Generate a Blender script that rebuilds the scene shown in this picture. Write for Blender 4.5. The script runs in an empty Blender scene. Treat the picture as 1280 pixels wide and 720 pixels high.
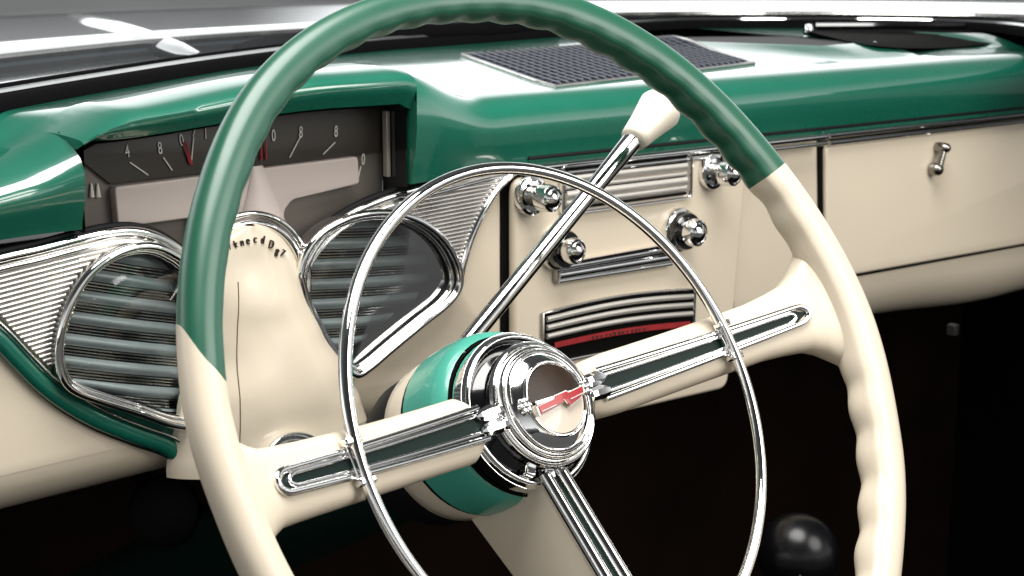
import bpy, bmesh, math, random
from mathutils import Vector, Matrix, Euler, noise
random.seed(7)
SC = bpy.context.scene
COL = SC.collection
PI = math.pi

# ------------------------------------------------------------------ camera
# metres; origin = centre of the steering wheel, X to the passenger side, Y to the windscreen, Z up
F, YAW, PIT = 1996.19, 0.750115742, 0.216936307
cy, sy, cp, sp = math.cos(YAW), math.sin(YAW), math.cos(PIT), math.sin(PIT)
RV = Vector((cy, -sy, 0)); FV = Vector((sy*cp, cy*cp, -sp)); UV = Vector((sy*sp, cy*sp, cp))
CAM = -(0.0374172*RV - 0.0475554*UV + 0.742648*FV)

def ray(px, py):
    return FV + RV*((px-640)/F) - UV*((py-360)/F)
def on(px, py, y=.25):            # point of the plane Y = y measured off the photograph
    d = ray(px, py); return CAM + d*((y-CAM.y)/d.y)
def onz(px, py, z):
    d = ray(px, py); return CAM + d*((z-CAM.z)/d.z)
def xz(px, py, y=.25):
    p = on(px, py, y); return (p.x, p.z)

cd = bpy.data.cameras.new('camera'); co = bpy.data.objects.new('camera', cd); COL.objects.link(co)
co.matrix_world = Matrix(((RV.x, UV.x, -FV.x, CAM.x), (RV.y, UV.y, -FV.y, CAM.y), (RV.z, UV.z, -FV.z, CAM.z), (0, 0, 0, 1)))
cd.sensor_width = 36; cd.lens = F/1280*36; cd.clip_start = .01; cd.clip_end = 500
cd.dof.use_dof = True; cd.dof.focus_distance = .80; cd.dof.aperture_fstop = 22
SC.camera = co

# ------------------------------------------------------------------ materials
def mat(name, col, rough=.4, metal=0., coat=0., coat_rough=.05, bump=0., bscale=60., var=0., vscale=8., spec=.5, rvar=0.):
    m = bpy.data.materials.new(name); m.use_nodes = True
    nt = m.node_tree; b = nt.nodes['Principled BSDF']
    b.inputs['Base Color'].default_value = (*col, 1); b.inputs['Roughness'].default_value = rough
    b.inputs['Metallic'].default_value = metal; b.inputs['Coat Weight'].default_value = coat
    b.inputs['Coat Roughness'].default_value = coat_rough; b.inputs['Specular IOR Level'].default_value = spec
    tc = nt.nodes.new('ShaderNodeTexCoord')
    if bump:
        n = nt.nodes.new('ShaderNodeTexNoise'); n.inputs['Scale'].default_value = bscale; n.inputs['Detail'].default_value = 4
        bp = nt.nodes.new('ShaderNodeBump'); bp.inputs['Strength'].default_value = bump; bp.inputs['Distance'].default_value = .001
        nt.links.new(tc.outputs['Object'], n.inputs['Vector']); nt.links.new(n.outputs['Fac'], bp.inputs['Height'])
        nt.links.new(bp.outputs['Normal'], b.inputs['Normal'])
    if var:
        n = nt.nodes.new('ShaderNodeTexNoise'); n.inputs['Scale'].default_value = vscale; n.inputs['Detail'].default_value = 6
        mx = nt.nodes.new('ShaderNodeMix'); mx.data_type = 'RGBA'
        mx.inputs['A'].default_value = (*[c*(1-var) for c in col], 1); mx.inputs['B'].default_value = (*[min(1, c*(1+var)) for c in col], 1)
        nt.links.new(tc.outputs['Object'], n.inputs['Vector']); nt.links.new(n.outputs['Fac'], mx.inputs['Factor'])
        nt.links.new(mx.outputs['Result'], b.inputs['Base Color'])
    if rvar:
        n = nt.nodes.new('ShaderNodeTexNoise'); n.inputs['Scale'].default_value = 35; n.inputs['Detail'].default_value = 8
        mr = nt.nodes.new('ShaderNodeMapRange'); mr.inputs['From Min'].default_value = .3; mr.inputs['From Max'].default_value = .7
        mr.inputs['To Min'].default_value = max(.01, rough-rvar); mr.inputs['To Max'].default_value = rough+rvar
        nt.links.new(tc.outputs['Object'], n.inputs['Vector']); nt.links.new(n.outputs['Fac'], mr.inputs['Value'])
        nt.links.new(mr.outputs['Result'], b.inputs['Roughness'])
    return m

def glassmat(name, tint, refl=1.0):
    m = bpy.data.materials.new(name); m.use_nodes = True; nt = m.node_tree; nt.nodes.clear()
    o = nt.nodes.new('ShaderNodeOutputMaterial'); mx = nt.nodes.new('ShaderNodeMixShader')
    t = nt.nodes.new('ShaderNodeBsdfTransparent'); t.inputs['Color'].default_value = (*tint, 1)
    g = nt.nodes.new('ShaderNodeBsdfGlossy'); g.inputs['Roughness'].default_value = .02
    f = nt.nodes.new('ShaderNodeFresnel'); f.inputs['IOR'].default_value = 1.5
    k = nt.nodes.new('ShaderNodeMath'); k.operation = 'MULTIPLY'; k.inputs[1].default_value = refl
    nt.links.new(f.outputs[0], k.inputs[0]); nt.links.new(k.outputs[0], mx.inputs[0])
    nt.links.new(t.outputs[0], mx.inputs[1]); nt.links.new(g.outputs[0], mx.inputs[2]); nt.links.new(mx.outputs[0], o.inputs[0])
    return m

M = {}
M['green'] = mat('green_enamel', (.008, .150, .100), .28, coat=1, coat_rough=.06, var=.08, vscale=5, rvar=.06)
M['cowl_green'] = mat('green_cowl_enamel', (.010, .148, .093), .3, coat=1, coat_rough=.07, var=.08, vscale=5, rvar=.06)
M['cowl_green'].node_tree.nodes['Principled BSDF'].inputs['Coat IOR'].default_value = 1.9
M['wheel_green'] = mat('green_wheel_plastic', (.010, .098, .055), .40, coat=.4, coat_rough=.22, var=.08, vscale=9, rvar=.06)
M['cup_green'] = mat('lit_green_enamel', (.085, .46, .345), .3, coat=.6, coat_rough=.1, var=.05, vscale=9)  # collar green lightened, its lit tone put into the base colour
M['cream'] = mat('cream_enamel', (.79, .69, .54), .33, coat=.5, coat_rough=.12, bump=.05, bscale=420, var=.07, vscale=6, rvar=.05)
M['wheel_cream'] = mat('cream_wheel_plastic', (.74, .645, .505), .42, coat=.28, coat_rough=.2, bump=.05, bscale=420, var=.08, vscale=10, rvar=.06)
M['chrome'] = mat('chrome', (.86, .86, .85), .06, 1, bump=.06, bscale=160, rvar=.03)
M['dull_chrome'] = mat('worn_chrome', (.62, .60, .57), .22, 1, bump=.1, bscale=220, rvar=.08)
M['dark_chrome'] = mat('tarnished_chrome', (.30, .28, .25), .18, 1, bump=.15, bscale=250)
M['flute'] = mat('fluted_aluminium', (.62, .60, .57), .34, 1, bump=.06, bscale=200, rvar=.08)
M['black'] = mat('black_rubber', (.005, .005, .006), .6, var=.3, vscale=30, spec=.25)
M['ball'] = mat('black_ball', (.003, .003, .004), .27, coat=0, spec=.4)
M['gloss_black'] = mat('gloss_black', (.004, .004, .005), .12, coat=1)
M['seal'] = mat('matt_rubber', (.004, .004, .0045), .95, spec=.02)
M['gap'] = mat('dark_gap', (.004, .0035, .003), .9, spec=.1)
M['void'] = mat('dark_interior', (.0022, .0018, .0016), .9, var=.4, vscale=6, spec=.08)  # near-black base colour stands in for the footwell's shade
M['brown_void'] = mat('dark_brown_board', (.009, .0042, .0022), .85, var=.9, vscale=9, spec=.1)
M['deep_green'] = mat('dark_green_enamel', (.003, .020, .014), .35, coat=.4)
M['insert_green'] = mat('dark_green_insert', (.0015, .012, .009), .5, spec=.2)
M['dim'] = mat('dim_grey', (.004, .004, .0045), .6)
M['pedal'] = mat('pedal_rubber', (.0015, .002, .002), .5, spec=.12)
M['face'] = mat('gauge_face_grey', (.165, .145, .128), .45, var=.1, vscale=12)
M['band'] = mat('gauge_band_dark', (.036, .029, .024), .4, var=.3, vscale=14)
M['panel'] = mat('gauge_panel_pale', (.56, .48, .44), .38, var=.08, vscale=14)
M['white'] = mat('white_marking', (.75, .72, .66), .5)
M['dull_red'] = mat('faded_red', (.30, .014, .018), .5, var=.45, vscale=120)
M['red'] = mat('red_enamel', (.36, .008, .014), .35, coat=.3, var=.15, vscale=60)
M['ink'] = mat('brown_ink', (.035, .02, .012), .6)
M['seam_brown'] = mat('seam_brown', (.16, .11, .07), .7)
M['satin'] = mat('satin_silver', (.80, .76, .70), .45, .75, bump=.05, bscale=200)
M['taupe'] = mat('taupe_metal', (.50, .44, .38), .40, .25, bump=.05, bscale=200)
M['louvre'] = mat('grey_louvre', (.29, .32, .32), .38, .1, coat=.25, var=.35, vscale=40)
M['knob'] = mat('ivory_knob', (.86, .79, .66), .35, coat=.4, coat_rough=.15, var=.03, vscale=20)
M['grille'] = mat('navy_mesh', (.012, .014, .028), .45, bump=.3, bscale=400)
M['grille_bar'] = mat('grey_mesh_wire', (.17, .18, .22), .35, .6)
M['hood'] = mat('grey_bonnet_paint', (.028, .036, .044), .12, coat=1, coat_rough=.03, var=.1, vscale=2)
M['pale'] = mat('pale_cowl_paint', (.55, .57, .56), .3, coat=.8, var=.05)
M['medal_brown'] = mat('medallion_brown', (.022, .010, .004), .35, var=.9, vscale=160, spec=.3)
M['medal_cream'] = mat('medallion_cream', (.72, .62, .50), .3, coat=.8, var=.06, vscale=40)
M['glass'] = glassmat('lens_glass', (.86, .90, .90), .7)
M['screen'] = glassmat('windscreen_glass', (.93, .95, .95), .10)

# ------------------------------------------------------------------ builders
def link(name, me, m=None, parent=None, smooth=40):
    o = bpy.data.objects.new(name, me); COL.objects.link(o)
    if m: me.materials.append(M[m] if isinstance(m, str) else m)
    if parent: o.parent = parent
    if smooth:
        for p in me.polygons: p.use_smooth = True
        me.set_sharp_from_angle(angle=math.radians(smooth))
    return o
def tag(o, label=None, cat=None, group=None, kind=None):
    if label: o['label'] = label
    if cat: o['category'] = cat
    if group: o['group'] = group
    if kind: o['kind'] = kind
    return o
def empty(name, loc=(0, 0, 0), mtx=None):
    o = bpy.data.objects.new(name, None); COL.objects.link(o); o.empty_display_size = .02
    if mtx is not None: o.matrix_world = mtx
    else: o.location = loc
    return o

class MB:
    """collects faces, then links them as one mesh"""
    def __init__(s): s.v = []; s.f = []
    def grid(s, rows, closed_u=False, closed_v=False, flip=False):
        b = len(s.v); nr = len(rows); nc = len(rows[0])
        for r in rows: s.v += [tuple(p) for p in r]
        for i in range(nr - (0 if closed_v else 1)):
            for j in range(nc - (0 if closed_u else 1)):
                a = b+i*nc+j; c = b+i*nc+(j+1) % nc; d = b+((i+1) % nr)*nc+(j+1) % nc; e = b+((i+1) % nr)*nc+j
                s.f.append((a, e, d, c) if flip else (a, c, d, e))
        return s
    def cap(s, ring, flip=False):
        b = len(s.v); s.v += [tuple(p) for p in ring]; f = tuple(range(b, b+len(ring)))
        s.f.append(f[::-1] if flip else f); return s
    def tube(s, pts, r, seg=12, closed=False, squash=1., up=None, caps=True):
        pts = [Vector(p) for p in pts]; n = len(pts); rows = []
        prev = None
        for i, p in enumerate(pts):
            if closed: t = pts[(i+1) % n]-pts[i-1]
            else: t = pts[min(i+1, n-1)]-pts[max(i-1, 0)]
            t.normalize()
            if up is not None: a = Vector(up)
            elif prev is None: a = Vector((0, 0, 1)) if abs(t.z) < .9 else Vector((1, 0, 0))
            else: a = prev
            a = (a-t*a.dot(t)).normalized(); prev = a; bvec = t.cross(a)
            rr = r[i] if isinstance(r, (list, tuple)) else r
            rows.append([p+a*(rr*math.cos(k*2*PI/seg))+bvec*(rr*squash*math.sin(k*2*PI/seg)) for k in range(seg)])
        s.grid(rows, closed_u=True, closed_v=closed)
        if not closed and caps: s.cap(rows[0], True); s.cap(rows[-1])
        return s
    def lathe(s, prof, M4=None, seg=48):
        """prof: (r, h); axis = local z"""
        rows = []
        for r, h in prof:
            row = [Vector((r*math.cos(k*2*PI/seg), r*math.sin(k*2*PI/seg), h)) for k in range(seg)]
            rows.append([M4 @ p for p in row] if M4 is not None else row)
        return s.grid(rows, closed_u=True)
    def box(s, c, h, rot=None):
        c = Vector(c); b = len(s.v)
        for x in (-1, 1):
            for y in (-1, 1):
                for z in (-1, 1):
                    d = Vector((x*h[0], y*h[1], z*h[2]))
                    if rot is not None: d = rot @ d
                    s.v.append(tuple(c+d))
        for q in ((0, 1, 3, 2), (4, 6, 7, 5), (0, 4, 5, 1), (2, 3, 7, 6), (0, 2, 6, 4), (1, 5, 7, 3)):
            s.f.append(tuple(b+i for i in q))
        return s
    def build(s, name, m, parent=None, smooth=40, bevel=0, sub=0, solid=0):
        me = bpy.data.meshes.new(name); me.from_pydata(s.v, [], s.f)
        bm = bmesh.new(); bm.from_mesh(me)
        bmesh.ops.remove_doubles(bm, verts=bm.verts, dist=1e-6)
        bmesh.ops.recalc_face_normals(bm, faces=bm.faces)
        bm.to_mesh(me); bm.free()
        o = link(name, me, m, parent, smooth)
        if solid:
            k = o.modifiers.new('solid', 'SOLIDIFY'); k.thickness = solid; k.offset = 0
        if bevel:
            k = o.modifiers.new('bevel', 'BEVEL'); k.width = bevel; k.segments = 3; k.limit_method = 'ANGLE'; k.angle_limit = math.radians(35)
        if sub:
            k = o.modifiers.new('sub', 'SUBSURF'); k.levels = sub; k.render_levels = sub
        return o

def catmull(pts, n=8, closed=False):
    P = [Vector(p) for p in pts]; N = len(P); out = []
    for i in range(N if closed else N-1):
        a = P[(i-1) % N] if closed or i > 0 else P[0]*2-P[1]
        b = P[i]; c = P[(i+1) % N]
        d = P[(i+2) % N] if closed or i+2 < N else P[-1]*2-P[-2]
        for k in range(n):
            t = k/n
            out.append(.5*((2*b)+(c-a)*t+(2*a-5*b+4*c-d)*t*t+(3*b-a-3*c+d)*t**3))
    if not closed: out.append(P[-1])
    return out
def lerp(xs, x):
    if x <= xs[0][0]: return xs[0][1]
    for (a, u), (b, v) in zip(xs, xs[1:]):
        if x <= b: return u+(v-u)*(x-a)/(b-a)
    return xs[-1][1]
def slerp(xs, x):
    if x <= xs[0][0]: return xs[0][1]
    for (a, u), (b, v) in zip(xs, xs[1:]):
        if x <= b:
            t = (x-a)/(b-a); t = t*t*(3-2*t); return u+(v-u)*t
    return xs[-1][1]

def plate(name, outlines, y0, y1, m, parent=None, bevel=.0006, mtx=None, smooth=30, res=2):
    """flat plate in the XZ plane from front y0 to back y1, first outline solid, further ones holes"""
    cu = bpy.data.curves.new(name, 'CURVE'); cu.dimensions = '2D'; cu.fill_mode = 'BOTH'
    bevel = min(bevel, abs(y1-y0)*.45)
    cu.extrude = abs(y1-y0)/2-bevel; cu.bevel_depth = bevel; cu.bevel_resolution = res; cu.offset = -bevel
    for ol in outlines:
        spn = cu.splines.new('POLY'); spn.points.add(len(ol)-1); spn.use_cyclic_u = True
        for p, q in zip(spn.points, ol): p.co = (q[0], q[1], 0, 1)
    t = bpy.data.objects.new('t', cu); COL.objects.link(t)
    dg = bpy.context.evaluated_depsgraph_get(); me = bpy.data.meshes.new_from_object(t.evaluated_get(dg))
    bpy.data.objects.remove(t); bpy.data.curves.remove(cu)
    me.materials.clear()
    mm = mtx if mtx is not None else Matrix(((1, 0, 0, 0), (0, 0, -1, (y0+y1)/2), (0, 1, 0, 0), (0, 0, 0, 1)))
    me.transform(mm)
    bm = bmesh.new(); bm.from_mesh(me); bmesh.ops.remove_doubles(bm, verts=bm.verts, dist=1e-6); bm.to_mesh(me); bm.free()
    me.name = name
    return link(name, me, m, parent, smooth)
def text(name, s, mtx, size, m, parent=None, extrude=.0002, sx=1.):
    cu = bpy.data.curves.new(name, 'FONT'); cu.body = s; cu.size = size; cu.align_x = 'CENTER'; cu.align_y = 'CENTER'; cu.extrude = extrude
    t = bpy.data.objects.new('t', cu); COL.objects.link(t)
    dg = bpy.context.evaluated_depsgraph_get(); me = bpy.data.meshes.new_from_object(t.evaluated_get(dg))
    bpy.data.objects.remove(t); bpy.data.curves.remove(cu); me.materials.clear()
    me.transform(mtx @ Matrix.Diagonal((sx, 1, 1, 1)))
    me.name = name
    return link(name, me, m, parent, 0)
def rpoly(c, r=.004, n=5):
    """round the corners of a polygon"""
    out = []; N = len(c); C = [Vector((p[0], p[1])) for p in c]
    for i in range(N):
        a, b, d = C[i-1], C[i], C[(i+1) % N]
        u = (a-b); v = (d-b); k = min(r, u.length*.45, v.length*.45); p0 = b+u.normalized()*k; p2 = b+v.normalized()*k
        for j in range(n+1):
            t = j/n; out.append(tuple(p0*(1-t)**2+b*2*t*(1-t)+p2*t*t))
    return out
FACE = lambda x, y, z, roll=0: Matrix.Translation((x, y, z)) @ Matrix(((1, 0, 0, 0), (0, 0, -1, 0), (0, 1, 0, 0), (0, 0, 0, 1))) @ Matrix.Rotation(roll, 4, 'Z')

# ================================================================== STEERING WHEEL
A = 0.504483708                           # column rake
BETA = math.radians(2.2)
WM = Matrix.Rotation(PI/2-A, 4, 'X') @ Matrix.Rotation(BETA, 4, 'Z')   # wheel frame: x, y in the wheel plane, z to the driver
wheel = empty('steering_wheel', mtx=WM)
tag(wheel, 'large two tone steering wheel, green upper rim and cream lower rim, with chrome horn ring', 'steering wheel')
WR = [(-180, .1985), (-169, .199), (-150, .2005), (143-3, .201)]
def rim_r(th):
    d = math.degrees(th) % 360
    return slerp([(0, .2025), (27, .2005), (52, .2030), (66, .2030), (90, .1992), (126, .2020), (143, .2005), (168, .2005), (183, .1985), (200, .1980), (270, .197), (319, .1955), (338, .1985), (360, .2025)], d)
def rim_point(th, ph):
    """th around the wheel, ph around the section (0 = outwards, pi/2 = to the driver)"""
    d = math.degrees(th) % 360
    wdt = slerp([(0, .0125), (27, .0118), (55, .0112), (72, .0103), (95, .0092), (130, .0094), (160, .0086), (200, .0085), (270, .0105), (330, .0120), (360, .0125)], d)
    c, s_ = math.cos(ph), math.sin(ph)
    wdt *= 1+.07*math.exp(-((ph-PI*.80)/.16)**2)
    rad = wdt*(abs(c)**.85)*(1 if c > 0 else -1); hgt = wdt*.98*(abs(s_)**.85)*(1 if s_ > 0 else -1)
    # finger grips moulded into the inner, rear side
    amp = max(0., math.cos(ph-PI*1.12))**1.5
    away = min(abs((d+180-2) % 360-180), abs((d-182) % 360) if d > 100 else 99)
    amp *= max(0, min(1, (away-8)/8)) if away < 16 else 1
    amp *= 1 if not (150 < d < 205) else .25
    top = 27 < d < 165
    w = .5+.5*math.cos(math.radians(d)*(60 if top else 44))
    k = 1-(.13 if top else .20)*amp*(1-w**.7)
    rr = rim_r(th)
    return Vector(((rr+rad*k)*math.cos(th), (rr+rad*k)*math.sin(th), hgt*k))
def rim(th0, th1, name, m, label, skew0=0, skew1=0):
    mb = MB(); n = int(abs(th1-th0)*70); rows = []
    NS = 36
    for i in range(n+1):
        t = i/n; row = []
        for k in range(NS):
            ph = k*2*PI/NS
            off = (skew0*(1-t)**12+skew1*t**12)*(-math.cos(ph)*.5+.3*math.sin(ph))
            row.append(rim_point(th0+(th1-th0)*t+off, ph))
        rows.append(row)
    mb.grid(rows, closed_u=True)
    o = mb.build(name, m, wheel, 60); o['label'] = label
    return o
TR, TL = math.radians(26.2)-BETA, math.radians(164.5)-BETA
rim(TR, TL, 'rim', 'wheel_green', 'green upper arc of the wheel rim', .02, .11)
rim(TL, TR+2*PI, 'rim', 'wheel_cream', 'cream lower arc of the wheel rim', .11, .02)

SY = .004
def spoke_section(x, hw, ht, zc, n=28, e=.62):
    out = []
    for k in range(n):
        a = k*2*PI/n; c, s_ = math.cos(a), math.sin(a)
        out.append(Vector((x, SY+hw*(abs(c)**e)*(1 if c > 0 else -1), zc+ht*(abs(s_)**e)*(1 if s_ > 0 else -1))))
    return out
def bow(x): return -.043*(1-min(1, abs(x)/.196)**2.3)            # dish of the spokes
for sgn in (1, -1):
    mb = MB(); rows = []
    xs = ([.040, .041, .043, .047, .055,] if sgn < 0 else [.0335, .034, .036, .042, .055])+[ .07, .09, .11, .13, .15, .165, .175, .182, .188, .193, .197, .199]
    for x in xs:
        hw = slerp([(0, .0162), (.10, .0157), (.155, .0160), (.176, .0195 if sgn > 0 else .0166), (.190, .030 if sgn > 0 else .0225), (.199, .046 if sgn > 0 else .036)], x)*(min(1, .55+.45*((x-.040)/.007)**.5) if sgn < 0 else min(1, .80+.2*(x-.0335)/.012))
        ht = slerp([(0, .0105), (.15, .0095), (.19, .0095), (.2, .0082)], x)
        rows.append([Vector((sgn*p.x-(sgn*((p.y-SY)**2)/.42 if x > .17 else 0)*((x-.17)/.029), p.y, p.z)) for p in spoke_section(x, hw, ht, bow(x)-.004)])
    mb.grid(rows, closed_u=True); mb.cap(rows[0]); mb.cap(rows[-1])
    sp_ = mb.build('spoke', 'wheel_cream', wheel, 60)
    # slotted insert: dark green channel between chrome beads
    def ztop(x): return bow(x)-.004+slerp([(0, .0105), (.15, .0095), (.19, .0095), (.2, .0082)], x)
    X0, X1 = .040, .174
    mb = MB(); rows = []
    for i in range(25):
        x = X0+(X1-X0)*i/24; hw = (.0072-.0026*i/24)*(min(1, ((X1-x)/.012)) if x > X1-.012 else 1)**.5
        hw = max(hw, .0004)
        rows.append([(sgn*x, SY+hw*q, ztop(x)+.0005) for q in (-1, -.6, 0, .6, 1)])
    mb.grid(rows); mb.build('channel', 'insert_green', sp_)
    mb = MB()
    loop = []
    for hwk, rad in ((.0074, .0017), (.0042, .0011)):
        X1b = X1+.0015 if hwk > .006 else X1-.006
        up = [(sgn*(X0+(X1b-.006-X0)*i/16), SY+hwk*(1 - .36*i/16), ztop(X0+(X1b-.006-X0)*i/16)+.0008) for i in range(17)]
        arc = [(sgn*(X1b-.006+.006*math.sin(a*PI/8)), SY+hwk*.64*math.cos(a*PI/8), ztop(X1b-.006+.006*math.sin(a*PI/8))+.0008) for a in range(1, 8)]
        dn = [(x, 2*SY-y, z) for x, y, z in reversed(up)]
        mb.tube(up+arc+dn, rad, 10)
    mb.build('chrome_bead', 'chrome', sp_)
    # clasp of the horn ring on the spoke
    mb = MB(); xr = .1245
    zt = ztop(xr)
    mb.box((sgn*xr, SY, zt+.0020), (.0036, .0105, .0020)); mb.box((sgn*xr, SY+.0090, zt+.003), (.0046, .0020, .0030)); mb.box((sgn*xr, SY-.0090, zt+.003), (.0046, .0020, .0030))
    mb.build('horn_ring_clasp', 'chrome', wheel, 40, bevel=.0012)
    # chrome lugs where the spoke meets the hub
    mb = MB()
    for yy in (.0035, -.0038):
        rows = []
        for t, r_ in ((0, .0015), (.15, .0034), (.6, .0040), (.9, .0028), (1, .0008)):
            x = .0265+.017*t
            rows.append([(sgn*x, SY+yy+r_*math.cos(k*PI/4+.4), -.0335+r_*1.1*math.sin(k*PI/4+.4)) for k in range(8)])
        mb.grid(rows, closed_u=True); mb.cap(rows[0]); mb.cap(rows[-1])
    mb.build('hub_lug', 'chrome', wheel, 25)

# third spoke, deep and square, pointing down and toward the driver
TS = (0, .12, .3, .6, .85, .98)
def s3(t): return -.028-.168*t, (-.043+.040*t if t < .85 else -.009+.03*(t-.85)), .0080+.0015*t, -.0045+.004*t
mb = MB(); rows = []
for t in TS:
    yv, zf, hw, xc = s3(t); dep = .064-.034*t
    prof = [(-hw, zf-dep), (-hw, zf-.004), (-hw+.002, zf), (hw-.002, zf), (hw, zf-.004), (hw, zf-dep)]
    rows.append([(x+xc, yv, z) for x, z in prof])
mb.grid(rows, closed_u=True); mb.cap(rows[0]); mb.cap(rows[-1])
sp3 = mb.build('spoke', 'wheel_cream', wheel, 30, bevel=.0012); sp3['label'] = 'deep third spoke pointing down'
for off, rad in ((-.0052, .0034), (.0050, .0036)):
    mb = MB(); mb.tube([(off*(1+.15*t)+s3(t)[3], s3(t)[0], s3(t)[1]+.0012) for t in TS], rad, 16, up=(0, 0, 1)); mb.build('chrome_bead', 'chrome', sp3)
mb = MB(); mb.grid([[(s3(t)[3]-.003, s3(t)[0], s3(t)[1]+.0010), (s3(t)[3]+.003, s3(t)[0], s3(t)[1]+.0010)] for t in TS]); mb.build('channel', 'insert_green', sp3)

# horn ring
mb = MB(); pts = []
for k in range(120):
    a = k*2*PI/120; pts.append((.1245*math.cos(a), -.0050+.1245*math.sin(a), -.0185))
mb.tube(pts, .0031, 14, closed=True); mb.build('horn_ring', 'chrome', wheel)

# hub: cup ring, black dish, stepped chrome rings
def prof_bump(r0, r1, h, k=.0012, n=6):
    return [(r0+(r1-r0)*i/n, h+k*math.sin(PI*i/n)) for i in range(n+1)]
HUB0 = set(wheel.children)
HB = MB()
HB.lathe([(.0395, -.060), (.0400, -.052), (.0400, -.047)]+prof_bump(.0398, .0345, -.047, .0030, 8)+[(.0342, -.0485)])
HB.build('hub', 'chrome', wheel, 50)
mb = MB(); mb.lathe([(.0402, -.058), (.0409, -.0565), (.0402, -.055)]); mb.build('hub_shadow_ring', 'gap', wheel)  # black ring painted in for the shadow line behind the cup
mb = MB(); mb.lathe([(.0345, -.0485), (.030, -.045), (.0255, -.040), (.024, -.0385)]); mb.build('hub_dish', 'gloss_black', wheel, 50)
# chrome clip seen low on the dish
mb = MB()
for da in (-.18, .18):
    a = math.radians(-112)+da
    mb.box((.0300*math.cos(a), .0300*math.sin(a), -.0435), (.0052, .0030, .0030), Matrix.Rotation(a, 3, 'Z'))
mb.build('hub_clip', 'chrome', wheel, 30, bevel=.0009)
mb = MB()
pr = [(.0262, -.041)]+prof_bump(.0270, .0243, -.0355, .0022, 8)+prof_bump(.0243, .0222, -.0325, .0020, 6)+prof_bump(.0222, .0202, -.0300, .0018, 6)+[(.0200, -.0290), (.0172, -.0268), (.0160, -.0262)]+prof_bump(.0160, .0146, -.0255, .0010, 5)+[(.0144, -.0262)]
pr = [(r_*1.185, h_) for r_, h_ in pr]; mb.lathe(pr, None, 72); mb.build('hub_ring', 'chrome', wheel, 28)
med = MB()
half = lambda s0: [(.0170*math.cos(a), .0170*math.sin(a)) for a in [PI*s0+PI*k/24 for k in range(25)]]
md = MB().lathe([(.0172, -.0258), (.0172, -.0252)], None, 48).build('medallion', 'chrome', wheel)
def cupcap(pts, z):   # gently domed half disc
    m_ = MB(); c = (0, 0)
    rows = []
    for f in (0.02, .3, .6, .85, 1):
        rows.append([(c[0]+(x-c[0])*f, c[1]+(y-c[1])*f, z+.0016*(1-f*f)) for x, y in pts])
    m_.grid(rows); return m_
cupcap(half(0), -.0254).build('enamel_field', 'medal_brown', md)['label'] = 'dark brown upper half of the medallion'
cupcap(half(1), -.0254).build('enamel_field', 'medal_cream', md)['label'] = 'cream lower half of the medallion'
mb = MB(); mb.box((0, .0006, -.0232), (.0152, .0011, .0006)); mb.build('crossbar', 'chrome', md, 30, bevel=.0004)
# red emblem: a wide lettered bow tie with a pale outline
def bow_shape(k):
    P_ = [(-.0162, -.0066), (-.0162, -.0024), (-.0045, -.0014), (-.0036, -.0002), (.0048, .0004), (.0056, -.0006), (.0160, .0004), (.0152, -.0030), (.0112, -.0048), (.0034, -.0068), (.0018, -.0040), (-.0045, -.0050)]
    c_ = (0, -.0030); return [(c_[0]+(x-c_[0])*k, c_[1]+(y-c_[1])*(k if k < 1 else 1+(k-1)*3)) for x, y in P_]
WF = lambda z: Matrix.Translation((0, .0012, z))
plate('emblem_outline', [bow_shape(1.05)], 0, .0006, 'white', md, .0002, WF(-.0222))
em = plate('emblem', [bow_shape(.97)], 0, .0008, 'red', md, .0002, WF(-.0218))
mb = MB()
for (x, y, l_, a_) in ((-.0100, -.0036, .0050, .08), (.0098, -.0022, .0050, .10), (.0012, -.0030, .0014, -1.1)):
    mb.box((x, y, -.02115), (l_, .00018, .00012), Matrix.Rotation(a_, 3, 'Z'))
mb.build('emblem_scoring', 'white', md, 0)
for sgn in (1, -1):
    mb = MB()
    for k in range(7):
        a = k*2*PI/6; r_ = .0028 if k < 6 else 0
        c = Vector((sgn*.0198+r_*math.cos(a), .0008+r_*math.sin(a), -.0262))
        rows = [[c+Vector((.0017*math.sin(q)*math.cos(w*PI/4), .0017*math.sin(q)*math.sin(w*PI/4), .0024*math.cos(q))) for w in range(8)] for q in (.01, .5, 1., PI/2)]
        mb.grid(rows, closed_u=True)
    mb.build('rosette', 'chrome', md, 40)

for o in set(wheel.children)-HUB0: o.location.y += .004 if o.name in ('hub', 'hub_dish', 'hub_shadow_ring') else .0036
# ================================================================== STEERING COLUMN
colm = empty('steering_column', mtx=WM @ Matrix.Translation((0, .0060, 0)))
tag(colm, 'green and cream banded steering column collar behind the wheel hub', 'steering column')
mb = MB(); mb.lathe([(.0395, -.0575), (.0425, -.0595), (.0442, -.066), (.0448, -.076), (.0444, -.0895), (.0430, -.0905)]); o = mb.build('collar', 'cup_green', colm, 50); o['label'] = 'green collar band, coloured as lit'
mb = MB(); mb.lathe([(.0436, -.0890), (.0440, -.0905), (.0432, -.0932)]); mb.build('collar_groove', 'gap', colm)
mb = MB(); mb.lathe([(.0425, -.0925), (.0434, -.0935), (.0428, -.104), (.0420, -.1105), (.0405, -.1115)]); o = mb.build('collar', 'cream', colm, 50); o['label'] = 'cream collar band'
mb = MB(); mb.lathe([(.0405, -.1112), (.0410, -.1125), (.0400, -.130), (.0375, -.138), (.030, -.142)]); mb.build('collar_groove', 'black', colm, 40)
mb = MB(); mb.lathe([(.030, -.140), (.030, -.235), (.030, -.60)]); mb.build('column_tube', 'deep_green', colm)
mb = MB(); RM = Matrix.Translation((-.0215, .0165, .023)); mb.lathe([(.0215, -.255), (.0245, -.245)]+prof_bump(.0250, .0222, -.243, .002, 6)+[(.0215, -.247)], RM); rg_ = mb.build('column_ring', 'chrome', colm, 40)
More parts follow.
